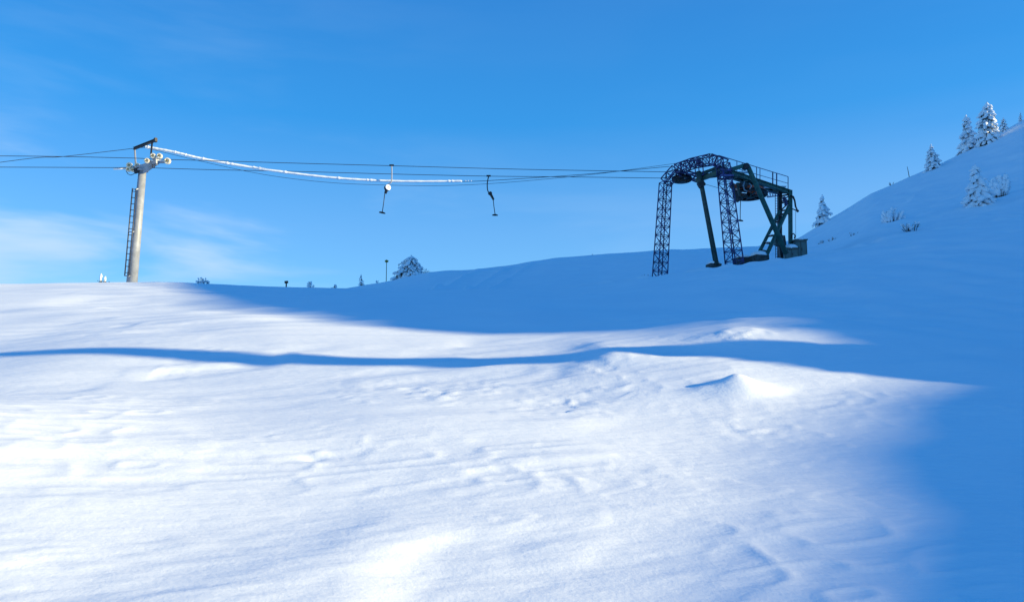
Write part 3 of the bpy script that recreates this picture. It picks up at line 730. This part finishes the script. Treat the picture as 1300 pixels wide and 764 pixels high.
# short post
g=ground(363.3,47); t=thing('crest_post',tuple(g),'short dark post with a wider top, poking over the crest between two shrubs','post')
m=MB(); m.tube(g-Vector((0,0,.2)),g+Vector((0,0,.36)),.045,.04,7); m.build('post',M['wood'],t)
m=MB(); m.beam(g+Vector((-.1,0,.34)),g+Vector((.1,0,.36)),.12,.14); m.build('post_cap',M['wood'],t)
g=ground(752,101.5); m=MB(); m.path([g-Vector((0,0,.3)),g+Vector((.02,0,.2)),g+Vector((0,0,.5))],[.05,.05,.035],7)
solo(m,'skyline_post',M['wood'],'tiny dark post on the distant shaded skyline above the long white track','post',origin=tuple(g))
g=ground(1154.5,98.5); m=MB(); m.path([g-Vector((0,0,.2)),g+Vector((-.1,0,.7)),g+Vector((-.2,0,1.4))],[.05,.045,.03],6)
solo(m,'snow_stake',M['wood'],'thin leaning stake standing on the right skyline left of the sunlit-tip spruce','stake',origin=tuple(g))
g=ground(1132,98.5); shrub(g,.5,.8,'few bare twigs on the right skyline below the leaning stake',seed=61,n=8,snowy=.2,group='bare saplings on the skyline')
# unseen spruce added outside the right edge, shaped to cast the long shadow band
X0,Y0=14.0,8.75; zg=float(zt(X0,Y0)); g=Vector((X0,Y0,zg)); random.seed(71)
t=thing('shadow_caster_spruce',tuple(g),'added unseen needle-thin snowy spruce outside the right edge, casting the long shadow band','tree')
m=MB(); m.path([g-Vector((0,0,.4)),g+Vector((0,0,3)),Vector((X0,Y0,6.6))],[.12,.09,.03],8); m.build('trunk',M['bark'],t)
cr=MB();sn=MB()
def gw(z): return float(np.interp(z,[zg,2.0,2.75,3.05,3.3,3.8,5.0,6.0,6.9],[1.25,.95,.78,.52,.38,.35,.33,.31,.10]))
z=zg+.1
while z<6.85:
    r=gw(z)
    for k in range(9):
        a=random.random()*6.28; q=Vector((X0+math.cos(a)*r*.55,Y0+math.sin(a)*r*.55,z+random.uniform(-.05,.05)))
        sn.lump(q,r*.45,r*.45,.12+r*.12,None,8,6,.15)
        e=q+Vector((math.cos(a)*r*.5,math.sin(a)*r*.5,-.14)); wv=Vector((.02,.02,.03)); cr.add([q-wv,q+wv,e],[(0,1,2)],False)
    z+=.085
cr.build('crown',M['needle'],t); sn.build('snow_load',M['snow'],t)

for r in ROOTS: del r['_o']

# ------------------------------------------------------------------ world, sun
w=bpy.data.worlds.new('World'); sc.world=w; w.use_nodes=True; nt=w.node_tree; N=nt.nodes.new; L=nt.links.new
bg=nt.nodes['Background']
sky=N('ShaderNodeTexSky'); sky.sky_type='NISHITA'; sky.sun_disc=False; sky.sun_elevation=SUN_EL; sky.sun_rotation=math.pi-SUN_AZ
sky.altitude=1200; sky.air_density=1.0; sky.dust_density=.3; sky.ozone_density=3.0
hs=N('ShaderNodeHueSaturation'); hs.inputs['Saturation'].default_value=1.25; hs.inputs['Value'].default_value=1.0
L(sky.outputs['Color'],hs.inputs['Color'])
mul=N('ShaderNodeMixRGB'); mul.blend_type='MULTIPLY'; mul.inputs['Fac'].default_value=1; mul.inputs['Color2'].default_value=(.58,1.40,1.62,1)
L(hs.outputs['Color'],mul.inputs['Color1'])
# thin cirrus, fixed to sky directions
tc=N('ShaderNodeTexCoord'); sep=N('ShaderNodeSeparateXYZ'); L(tc.outputs['Generated'],sep.inputs[0])
mp=N('ShaderNodeMapping'); mp.inputs['Scale'].default_value=(2.2,2.2,11); mp.inputs['Rotation'].default_value=(0,.20,0); L(tc.outputs['Generated'],mp.inputs['Vector'])
cn=N('ShaderNodeTexNoise'); cn.inputs['Scale'].default_value=1.3; cn.inputs['Detail'].default_value=5; cn.inputs['Roughness'].default_value=.5; cn.inputs['Distortion'].default_value=.3
L(mp.outputs['Vector'],cn.inputs['Vector'])
def mr(src,a,b,c=0,d=1,clamp=True):
    n=N('ShaderNodeMapRange'); n.interpolation_type='SMOOTHSTEP'
    for i,v in zip(('From Min','From Max','To Min','To Max'),(a,b,c,d)): n.inputs[i].default_value=v
    L(src,n.inputs['Value']); return n.outputs['Result']
def mth(op,a,b):
    n=N('ShaderNodeMath'); n.operation=op
    for i,v in enumerate((a,b)):
        if isinstance(v,(int,float)): n.inputs[i].default_value=v
        else: L(v,n.inputs[i])
    return n.outputs[0]
cl=mr(cn.outputs['Fac'],.42,.66)
left=mr(sep.outputs['X'],.05,-.5,.12,1.0)
low=mr(sep.outputs['Z'],.34,.18,.10,1.0)
mask=mth('MULTIPLY',mth('MULTIPLY',cl,left),low)
mask=mth('MULTIPLY',mask,.95)
rp=N('ShaderNodeValToRGB'); L(sep.outputs['Z'],rp.inputs['Fac']); el=rp.color_ramp.elements
el[0].position=.08; el[0].color=(.30,.60,.98,1); el[1].position=1.0; el[1].color=(.008,.18,.60,1)
for p_,c_ in ((.21,(.20,.48,.92)),(.34,(.052,.355,.86)),(.48,(.045,.275,.76))):
    e_=el.new(p_); e_.color=(*c_,1)
sca=N('ShaderNodeVectorMath'); sca.operation='SCALE'; sca.inputs['Scale'].default_value=6.7; L(rp.outputs['Color'],sca.inputs[0])
air=N('ShaderNodeMixRGB'); air.inputs['Fac'].default_value=.65; L(mul.outputs['Color'],air.inputs['Color1']); L(sca.outputs[0],air.inputs['Color2'])
mix=N('ShaderNodeMixRGB'); L(mask,mix.inputs['Fac']); L(air.outputs['Color'],mix.inputs['Color1']); mix.inputs['Color2'].default_value=(3.6,5.0,6.7,1)
L(mix.outputs['Color'],bg.inputs['Color']); bg.inputs['Strength'].default_value=.082
sd=bpy.data.lights.new('sun','SUN'); sd.energy=5; sd.angle=math.radians(.7); sd.color=(1,.80,.42)
so=bpy.data.objects.new('sun',sd); COL.objects.link(so); so.rotation_euler=SUN.to_track_quat('Z','Y').to_euler(); so.location=SUN*200
sc.view_settings.view_transform='Standard'; sc.view_settings.look='None'; sc.view_settings.gamma=1; sc.view_settings.exposure=.90
# ------------------------------------------------------------------ camera
cd=bpy.data.cameras.new('camera'); co_=bpy.data.objects.new('camera',cd); COL.objects.link(co_)
cd.sensor_width=36; cd.lens=F/1300*36; cd.clip_end=2000; cd.clip_start=.1
co_.location=(0,0,0); co_.rotation_euler=(math.radians(90)+PITCH,0,0)
sc.camera=co_
sc.render.engine='CYCLES'
